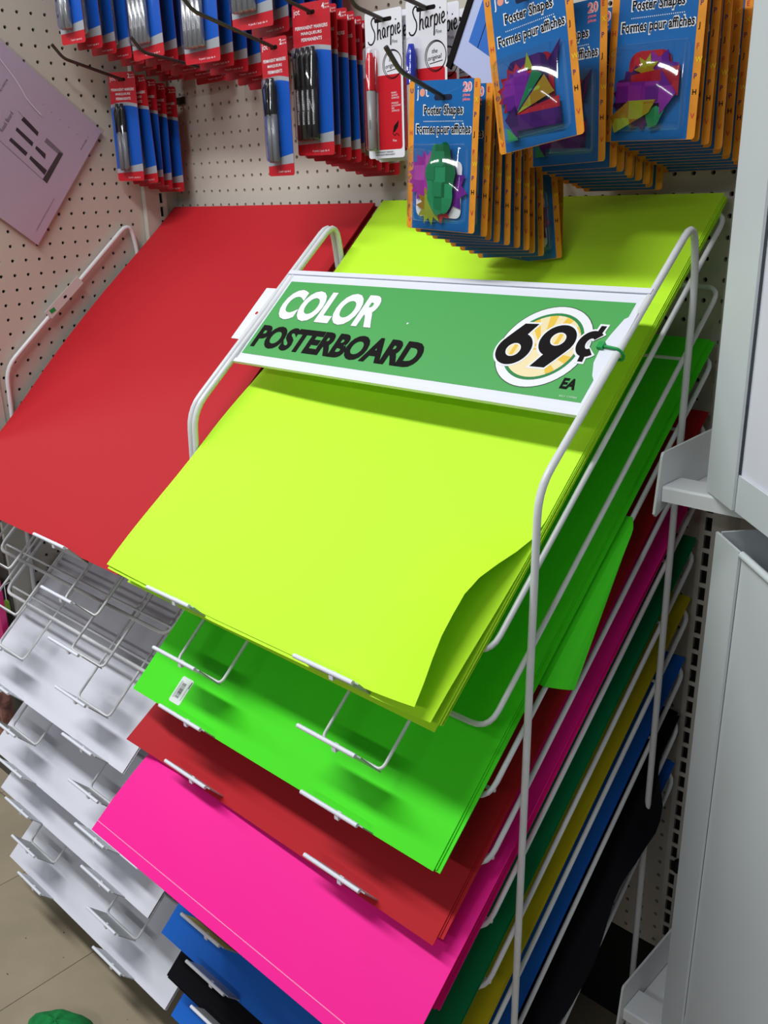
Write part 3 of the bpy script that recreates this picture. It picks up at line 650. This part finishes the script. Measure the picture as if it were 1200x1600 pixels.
def shapes_pack(kind, Wd=4.35, H=6.5, top=.72):
    r = empty('poster_shapes_pack', W(0, 0, 0)); x0, x1 = -Wd / 2, Wd / 2; zt, zb = top, top - H
    b = MB(); b.prism(rounded(x0, x1, zb, zt, .14), -.02, 0, PORANGE, CT)
    b.prism([(x0 + .36, zb + .02), (x1 - .36, zb + .02), (x1 - .36, zt), (x0 + .36, zt)], 0, .006, PBLUE, CT)
    b.prism(rounded(-.55, .55, -.12, .12, .11), .0, .012, mat('hole_dark', (8, 22, 60), .8), CT); b.build('card', r)
    b = MB()
    for L_, d_, m_ in BORDER: b.text(L_, m_, size=.2, at=(x0 + .1, zt - .2 - d_), tf=CT, offset=.015)
    for L_, d_, m_ in BORDER2: b.text(L_, m_, size=.2, at=(x1 - .28, zt - .2 - d_), tf=CT, offset=.015)
    b.text('j', WHITE, size=.5, at=(x0 + .52, zt - .68), tf=CT); b.text('t', WHITE, size=.5, at=(x0 + 1.05, zt - .68), tf=CT)
    b.prism(disc(x0 + .87, zt - .5, .17, 16), .0, .013, PEACH, CT)
    b.text('20', WHITE, size=.36, at=(x1 - 1.0, zt - .5), tf=CT, offset=.06, h=.012); b.text('20', PINKISH, size=.36, at=(x1 - 1.0, zt - .5), tf=CT, offset=.015, h=.018)
    b.text('pieces', PINKISH, size=.12, at=(x1 - .98, zt - .7), tf=CT, offset=.03); b.text('pièces', PINKISH, size=.12, at=(x1 - .98, zt - .88), tf=CT, offset=.03)
    tag(b.build('border_print', r), kind='stuff'); b = MB()
    for t, bx in (('Poster Shapes', (x0 + 1.0, x1 - .95, zt - 1.55, zt - 1.05)), ('Formes pour affiches', (x0 + .55, x1 - .45, zt - 2.35, zt - 1.85))):
        b.text(t, WHITE, box=(bx[0] - .06, bx[1] + .06, bx[2] - .06, bx[3] + .06), offset=.075, h=.012, tf=CT, res=1)
        b.text(t, BLACK, box=bx, offset=.02, h=.02, tf=CT)
    for i in range(26): b.prism(disc(x0 + 1.0 + i * (Wd - 1.95) / 25, zt - 1.72, .025, 6), 0, .013, WHITE, CT)
    tag(b.build('lettering', r), kind='stuff')
    cz = zb + 2.1
    def fp(poly, d, m, nm): MB().prism(poly, d, d + .02, m, CT).build(nm, r)
    if kind == 'A':
        fp(rounded(-1.5, 1.35, zb + .6, cz + 1.0, .3), .05, SHWHITE, 'backing_card')
        fp(burst(-.75, cz + .25, .95, 1.2, 16), .12, F_MAG, 'foil_shape'); fp(burst(-.5, cz - 1.0, .55, .9, 11), .16, F_GOLD, 'foil_shape')
        fp(burst(.6, cz - .2, .8, 1.15, 9, .2), .1, F_PURP, 'foil_shape'); fp(burst(.2, cz - 1.2, .3, .6, 6), .14, F_RED, 'foil_shape')
        cl = [(.5 + .02 + (.98 + .1 * math.sin(7 * a)) * math.cos(a) * (.95 if math.cos(a) < 0 else .85) - .3, cz + .2 + (1.62 + .1 * math.sin(6 * a + 1)) * math.sin(a)) for a in [i * 2 * math.pi / 40 for i in range(40)]]
        fp(cl, .24, F_GREEN, 'foil_shape')
    elif kind == 'B':
        fp(rounded(-1.25, .75, cz - .6, cz + 1.45, .35), .06, F_VIO, 'foil_shape'); fp(rounded(-.2, 1.0, cz - .8, cz + 1.4, .3), .04, F_RED, 'foil_shape')
        fp(burst(-.75, cz + .2, .85, 1.12, 14), .12, F_RED, 'foil_shape'); fp(burst(-.7, cz + .15, .8, .95, 14), .15, F_PURP, 'foil_shape')
        fp([(-.35, cz + .95), (-.15, cz + 1.6), (.1, cz + .9)], .13, F_GOLD, 'foil_shape'); fp([(.45, cz + .7), (1.5, cz + 1.7), (1.1, cz + .4)], .1, F_VIO, 'foil_shape')
        fp([(-.9, cz - .6), (.1, cz + .9), (.55, cz + .6)], .18, F_GREEN, 'foil_shape'); fp([(-.85, cz - .65), (.65, cz + .55), (1.05, cz - .2)], .2, F_GOLD, 'foil_shape')
        fp([(-.9, cz - .62), (1.25, cz - .4), (1.25, cz - .9), (-.9, cz - .9)], .16, F_RED, 'foil_shape'); fp([(-1.55, cz - .8), (-.95, cz - .3), (-.95, cz - .72), (1.3, cz - .85), (1.3, cz - 1.5), (-.95, cz - 1.35), (-.95, cz - 1.7)], .22, F_VIO, 'foil_shape')
        fp([(-1.5, cz - 1.7), (-1.5, cz - 1.1), (-.95, cz - 1.7)], .18, F_GREEN, 'foil_shape')
    else:
        fp(rounded(-1.1, .9, cz - .6, cz + 1.4, .5), .05, F_RED, 'foil_shape'); fp(burst(-.5, cz - .4, 1.1, 1.3, 16), .08, F_VIO, 'foil_shape')
        fp(burst(.35, cz + .45, .65, 1.0, 8), .12, F_PURP, 'foil_shape'); fp(burst(-.2, cz + .7, .3, .6, 7), .15, F_GOLD, 'foil_shape'); fp([(-.9, cz + .5), (1.35, cz + .75), (1.35, cz - .4), (-.9, cz - .1)], .17, F_RED, 'foil_shape')
        fp([(-1.55, cz + .25), (.55, cz + .2), (.5, cz + .65), (1.3, cz - .3), (.6, cz - 1.1), (.55, cz - .65), (-1.55, cz - .55)], .22, F_PURP, 'foil_shape')
        fp([(-1.75, cz - 1.1), (-.9, cz - .5), (.4, cz - .5), (.1, cz - 1.0), (-1.5, cz - 1.75)], .25, F_GOLD, 'foil_shape')
        fp([(-.1, cz - 1.0), (.4, cz - .75), (.8, cz - .9), (.5, cz - 1.5), (.1, cz - 1.6)], .2, F_GREEN, 'foil_shape')
    b = MB(); shell(b, x0 + .3, x1 - .5, zb + .35, zb + H * .59, .42, .3); b.build('blister', r)
    return r
USED = set()
def hang(proto, x, z0, slope, ys, labels, group, yaws, dz=0.0, rolls=None):
    """hang copies of a pack along one rod: ys from the front one backwards"""
    for i, y in enumerate(ys):
        o = proto if id(proto) not in USED else copy_tree(proto)
        USED.add(id(proto))
        dx = 0 if i == 0 else rnd.uniform(-.12, .12)
        o.location = W(x + dx, y, z0 - slope * y + dz - .02)
        o.rotation_euler = (0, (rolls[i] if rolls else rnd.uniform(-.02, .02)), yaws[i] if isinstance(yaws, (list, tuple)) else yaws + (rnd.uniform(-.07, .07) if i else 0))
        lb = labels[0] if i == 0 else labels[1] % ORD[i]
        tag(o, lb, 'marker pack' if o.name.startswith('marker') else 'poster shapes', None if i == 0 else group)
def rng(a, b, n): return [a + (b - a) * i / max(1, n - 1) for i in range(n)]
J2 = jot_pack(2.3, 7.35, .5, 2); J4 = jot_pack(2.95, 7.9, .5, 4)
JM = jot_pack(3.6, 8.6, .5, 4, silver=True, tip=[MBLACK] * 4); JC = jot_pack(3.6, 8.6, .5, 4, silver=True, tip=[MBLACK, MBLACK, SRED, SBLUE]); JN = jot_pack(2.35, 8.6, .5, 2, silver=True)
FR = fine_pack(SRED); FB = fine_pack(SBLUE)
PA, PB, PC = shapes_pack('A'), shapes_pack('B'), shapes_pack('C')
# lower row, from the corner to the right
hook(1.2, 7.55, 9.6, 'dark wire hook in the corner carrying the low slanting row of two-marker packs')
hang(J2, 1.2, 7.55, .25, rng(-5, -1.6, 5), ('foremost two-marker pack of the low row in the corner, left of the rest', '%s two-marker pack from the front in the low corner row'), 'two-marker packs in the corner row', .38, rolls=[.02, -.03, .02, .03, .01])
hook(10.0, 8.06, 9.0, 'empty dark wire hook above the corner row of two-marker packs', slope=.147, plate=True)
hook(20.6, 6.8, 12.7, 'long dark wire hook holding the lone two-marker pack in front of bare pegboard')
hang(J2, 20.6, 6.8, .25, [-7.0], ('lone two-marker pack hanging before bare pegboard, black caps on grey barrels', ''), None, .0, rolls=[.0])
hook(22.75, 8.7, 8.0, 'dark wire hook holding the black four-marker packs left of the white packs', slope=.24)
hang(J4, 22.75, 8.7, .24, rng(-6.0, -1.0, 9), ('foremost four-marker pack with four black markers, left of the white marker packs', '%s four-marker pack from the front in the row left of the white packs'), 'four-marker packs behind the black foursome', .05)
hook(28.25, 7.85, 8.2, 'dark wire hook holding the white pack with the red marker', slope=.2)
hang(FR, 28.25, 7.85, .2, rng(-6.0, -5.2, 3), ('foremost white single-marker pack with a red marker', '%s white single-marker pack from the front in the row led by the red marker'), 'white packs behind the red one', .0, rolls=[.0, .01, -.01])
hook(32.1, 7.7, 9.6, 'dark wire hook holding the white packs with blue markers', slope=.18)
hang(FB, 32.1, 7.7, .18, [-7.0, -6.0, -5.0, -4.2, -3.6], ('foremost white single-marker pack with a blue marker', '%s white single-marker pack from the front in the row led by the blue marker'), 'white packs behind the blue one', .0)
hook(35.7, 1.4, 13.2, 'dark wire hook in front of the sign carrying the lowest poster shapes packs', slope=.32)
hang(PA, 35.7, 1.4, .32, [-10.0, -9.4, -8.8, -8.3, -7.7, -7.1, -6.5, -5.9, -5.2, -4.2, -3.4], ('lowest front poster shapes pack showing a green foil cloud', '%s poster shapes pack from the front in the lowest row, behind the green cloud'), 'poster shapes packs behind the green cloud one', -.04, rolls=[.06, .05, .04, .03, .01, .0, -.02, -.03, -.05, -.12, -.02])
hook(39.9, 5.75, 12.4, 'dark wire hook carrying the poster shapes packs of the middle row, tip above the frame', slope=.24)
hang(PB, 39.9, 5.75, .24, [-9.6, -6.6, -5.6, -5.0, -4.4, -3.8, -3.2, -2.6, -2.0, -1.4], ('middle front poster shapes pack with purple burst and gold triangle foils', '%s poster shapes pack from the front in the middle row, behind the purple burst'), 'poster shapes packs behind the purple burst one', -.0, rolls=[-.15, -.03, -.02, 0, .01, 0, -.01, 0, .01, 0])
hook(44.05, 6.65, 9.2, 'dark wire hook carrying the rightmost poster shapes packs beside the white carton', slope=.24)
hang(PC, 44.05, 6.65, .24, rng(-6.2, -.9, 12), ('rightmost front poster shapes pack with a purple foil arrow', '%s poster shapes pack from the front in the rightmost row, behind the purple arrow'), 'poster shapes packs behind the purple arrow one', -.03, rolls=[.03] + [rnd.uniform(-.01, .02) for _ in range(11)])
# upper row: bottoms only
hook(2.3, 16.6, 11.0, 'dark wire hook highest in the corner above the low row, rod out of the frame')
hang(JN, 2.3, 16.55, .25, rng(-9.0, -1.5, 8), ('leftmost silver marker pack of the upper row', '%s silver marker pack from the front in the leftmost upper row'), 'silver marker packs at the upper left', .2)
hook(6.4, 16.2, 8.5, 'dark wire hook carrying the upper marker pack with red and blue ends')
hang(JC, 6.4, 16.15, .25, rng(-6.0, -1, 6), ('foremost upper marker pack showing a red and a blue marker end', '%s marker pack from the front in the row led by red and blue ends'), 'marker packs behind the red and blue one', .02)
hook(12.6, 15.3, 8.5, 'dark wire hook carrying the upper pack of silver markers over the bare pegboard')
hang(JM, 12.6, 15.25, .25, rng(-6.0, -1, 6), ('foremost upper pack of silver markers, right of the red and blue one', '%s silver marker pack from the front in the row over the bare pegboard'), 'silver packs right of the red and blue one', .02)
hook(19.0, 16.1, 9.0, 'dark wire hook highest above the lone two-marker pack, mostly out of the frame')
hang(JM, 19.0, 16.05, .25, rng(-7.0, -1.5, 6), ('foremost pack of the topmost row, only its red foot in view', '%s marker pack from the front in the highest row, only red feet in view'), 'packs of the topmost row', .02)
# pale framed pack and black strip between white packs and poster shapes
b = empty('window_pack', W(38.3, -8.2, 9.3)); tag(b, 'pale lavender pack with a blue window behind the poster shapes', 'pack')
m = MB(); m.prism([(-1.9, -4.6), (1.9, -4.6), (1.9, 1.6), (-1.9, 1.6)], -.06, 0, mat('lavender_card', (188, 200, 240), .45), CT); m.build('card', b)
m = MB(); m.prism([(-1.35, -3.4), (1.3, -3.4), (1.3, -.5), (-1.35, -.5)], 0, .02, mat('window_blue', (56, 116, 206), .35), CT); m.box(-.7, -.67, -.03, -.02, -3.4, -.5, BLACK); tag(m.build('window', b), 'blue window')
m = MB(); m.prism([(-2.25, -4.9), (-1.9, -4.9), (-1.9, 1.6), (-2.25, 1.6)], -.06, .06, BLACK, CT); tag(m.build('spine', b), 'black spine')
b.rotation_euler = (0, .52, -.12)

# ------------------------------------------------------------------ shelving bay on the right
def bracket_shelf(zs, yf, label):
    r = empty('wall_shelf', W(46.5, 0, zs)); tag(r, label, 'shelf')
    b = MB(); P = [(-.5, 1.9), (-1.6, 1.7), (yf, 1.55), (yf - .1, 1.4), (yf - .5, -1.2), (yf - .35, -1.35), (yf + 1.2, -.8), (-.5, -2.6)]
    b.prism(P, -.06, .06, SHELF, lambda x, y, z: (z, x, y)); b.build('bracket', r)
    MB().box(.08, 22, yf + 1.6, -.3, -.75, -.6, SHELF).build('shelf_plate', r)
    b = MB().box(.08, 22, yf + .1, yf + 1.7, -.12, 0, SHELF); b.tube([(.08, yf + .12, -.12), (22, yf + .12, -.12)], .12, SHELF); b.box(.08, 22, yf, yf + .1, -.7, -.1, SHELF); b.box(.08, 22, yf + 1.6, yf + 1.7, -.7, -.1, SHELF); b.build('ledge', r)
    MB().box(.9, 22, yf + 2.9, yf + 3.0, -.6, .75, SHELF).build('shelf_stop', r)
    return r
bracket_shelf(-12.2, -8.0, 'white metal shelf with upturned end bracket beside the lime green boards')
bracket_shelf(-42.2, -8.4, 'white metal shelf with end bracket near the floor, lower right')
dv = Vector((0.76, -0.65, 0)).normalized()
def carton(x, y, z, H, Wc, D, strip, rim, label, lean=0.0, top_rim=False):
    """white display carton with a cut-out front; local x runs along the front"""
    r = empty('display_carton', W(x, y, z), math.atan2(dv.y, dv.x)); r.rotation_euler = (0, lean, math.atan2(dv.y, dv.x)); tag(r, label, 'carton')
    b = MB().box(0, .1, .1, D, 0, H, CARTON); b.box(Wc - .1, Wc, .1, D, 0, H, CARTON); b.box(.1, Wc - .1, D - .1, D, 0, H, CARTON); b.box(.1, Wc - .1, .1, D - .1, 0, .1, CARTON); b.build('body', r)
    MB().box(0, strip, -.14, -.02, 0.05, H, CARTON).build('side_flap', r)
    b = MB().box(0.05, Wc, 0, .1, -.0, rim, CARTON); b.box(Wc - strip, Wc, 0, .1, rim, H, CARTON)
    b.build('front_rim', r)
    if top_rim:
        t = MB(); t.tube([(strip + .05, -.02, H - .1), (Wc, -.02, H - .1)], .16, CARTON, 8); t.build('rolled_edge', r)
        MB().box(strip + .02, Wc - .1, .0, .08, rim, H - .25, CARTON).build('front_panel', r)
    return r
up = carton(48.55, -7.55, -12.15, 26, 15, 3.2, 2.5, 1.55, 'upper white display carton with a cut-out front on the right shelf', lean=.03)
lo = carton(48.75, -8.0, -41.95, 28.6, 15, 3.2, 2.15, 3.0, 'lower tall white carton with a rolled top edge below the right shelf', lean=.045, top_rim=True)
for i, (a, dd, zz) in enumerate(((2.5, .12, 24), (3.2, .3, 24.5), (4.2, .48, 25))):
    p = Vector((48.55, -7.55, -12.0)) + dv * a + Vector((-dv.y, dv.x, 0)) * dd
    o = MB().box(0, 3.2, 0, .16, 0, zz, WHITE_PAPER).build('display_board', loc=W(*p), rot=(0, .03, math.atan2(dv.y, dv.x)))
    tag(o, ('front white display board standing in the cut-out of the upper carton', 'middle white display board in the upper carton', 'rear white display board in the upper carton')[i], 'display board', 'white boards in the upper carton')
# black rubber bump on the upright
for zz in (-8.5, -38.0):
    o = MB().lathe([(.2, 0), (.42, .05), (.42, .4), (.3, .55)], mat('black_rubber', (16, 15, 15), .6), 12, lambda x, y, z: (x, -z, y)).build('rubber_bumper', loc=W(46.0 if zz > -20 else 45.6, -.55, zz))
    tag(o, 'round black bumper on the slotted upright, ' + ('just above the white shelf bracket' if zz > -20 else 'low down near the floor'), 'bumper')

# ------------------------------------------------------------------ flyer on the left wall
fly = empty('flyer', W(-.42, -12.34, -2.23)); tag(fly, 'white sheet in a clear sleeve hung askew on the left pegboard', 'flyer')
fr = Vector((0, .63, .777)).normalized(); fn = Vector((1, 0, 0)); fu = fn.cross(fr)
fly.rotation_euler = Matrix((fr, fu, fn)).transposed().to_euler()
FP = mat('flyer_paper', (214, 202, 218), .5)
MB().box(0, 9.86, 0, 11.6, -.02, 0, FP).build('page', fly)
INK = mat('flyer_ink', (62, 52, 60), .6); INK2 = mat('flyer_grey_ink', (140, 130, 142), .6)
b = MB()
for P in ([(6.82, 5.07), (6.5, 5.11), (6.34, 3.67), (6.63, 3.74)], [(5.9, 5.12), (5.66, 5.09), (5.5, 3.64), (5.8, 3.7)], [(5.05, 5.11), (4.79, 5.13), (4.66, 3.7), (4.95, 3.69)],
          [(5.75, 3.42), (5.53, 3.41), (5.37, 2.47), (5.72, 2.61)], [(4.92, 3.42), (4.67, 3.41), (4.43, 1.99), (4.83, 1.99)], [(6.48, 1.9), (6.55, 1.58), (4.05, 1.55), (4.09, 1.95)]): b.prism(P, 0, .008, INK)
b.prism([(6.35, 3.1), (6.7, 3.1), (6.6, 1.6), (6.3, 1.7)], 0, .007, INK2)
b.ribbon([(4.36, 5.64), (4.09, 1.91)], .05, .008, INK2); b.ribbon([(6.85, 5.55), (6.75, 5.1)], .04, .008, INK2)
b.text('Readi Board', INK, box=(4.95, 6.5, 5.72, 6.0), h=.008); b.text('POSTER BOARD DISPLAY PLAN', INK, box=(.8, 3.5, .56, .64), h=.008)
b.text('PLAN 419974', INK, box=(6.2, 8.1, 7.05, 7.2), h=.008); b.text('PAGE 1', INK, box=(7.7, 8.8, .6, .7), h=.008)
for i in range(5): b.prism(disc(8.4, 1.4 + i * .75, .04, 6), 0, .008, INK2)
tag(b.build('print', fly), kind='stuff')
b = MB().box(-.12, 10.0, -.12, 11.7, .06, .08, SLEEVE); b.build('sleeve', fly)
b = MB(); b.ribbon(smooth_line([(8.9, 8.4), (8.4, 6.6), (7.9, 5.4), (7.7, 4.2)]), .07, .1, mat('sleeve_crease_glare', (226, 220, 230), .3)); b.build('sleeve_crease_glare', fly)  # pale ribbon: glare along the bent sleeve, painted as colour

# ------------------------------------------------------------------ things at the end of the left run and on the floor
o = empty('plastic_folder', W(-1.7, -19.3, -25)); tag(o, 'pink plastic folder hanging at the end of the left pegboard', 'folder')
MB().box(-1.6, .85, -.25, .25, -9.5, 0, mat('folder_pink', (214, 40, 120), .4)).build('cover', o); MB().tube([(-.4, .1, -.1), (-.4, .1, .6), (-.4, .78, .75)], .07, HOOK).build('hanger', o)
o = empty('key_tag', W(-.5, -19.0, -26.5)); tag(o, 'small green tag hanging beside the pink folder', 'tag')
MB().prism(rounded(-.32, .32, -2.2, -1.2, .2), -.08, .08, mat('tag_green', (96, 140, 40), .4), CT).build('body', o); MB().tube([(0, 0, -1.3), (0, .05, 0), (-.1, .5, .1)], .03, WIRE, 5).build('cord', o)
o = empty('patterned_bag', W(-2.4, -20.2, -35.0)); tag(o, 'brown and rose patterned bag at the left edge beside the white boards', 'bag')
BAGM = mat('bag_print', (150, 104, 92), .7, vary=.45, vscale=60, bump=.4, bscale=120)
b = MB(); b.prism([(-2.4, -5), (1.2, -5), (1.3, -1.2), (.9, -.2), (-2.2, -.1)], -.5, .5, BAGM, CT); b.build('pouch', o); MB().tube([(-.5, 0, -.3), (-.5, .4, .8), (-.5, 1.75, .9)], .06, HOOK).build('hanger', o)
CL = mat('green_fleece', (18, 128, 62), .95, bump=1.0, bscale=260, vary=.2, vscale=50)
V_ = []; F_ = []; nx_, ny_ = 28, 14
for j in range(ny_ + 1):
    t = j / ny_ * math.pi / 2
    for i in range(nx_):
        a = 2 * math.pi * i / nx_; rr = (1 + .06 * math.sin(3 * a) + .04 * math.sin(7 * a + 1))
        V_.append((2.6 * math.cos(t) * math.cos(a) * rr, 1.9 * math.cos(t) * math.sin(a) * rr, 1.7 * math.sin(t) * (1 + .05 * math.sin(5 * a))))
for j in range(ny_):
    for i in range(nx_): F_.append((j * nx_ + i, j * nx_ + (i + 1) % nx_, (j + 1) * nx_ + (i + 1) % nx_, (j + 1) * nx_ + i))
b = MB().add(V_, F_, CL, True); b.add([V_[i] for i in range(nx_)][::-1], [tuple(range(nx_))], CL)
o = b.build('fleece_cloth', loc=W(15.0, -26.9, -FZ), rot=(0, 0, .5)); tag(o, 'bundled green fleece cloth on the floor at the lower left', 'cloth')
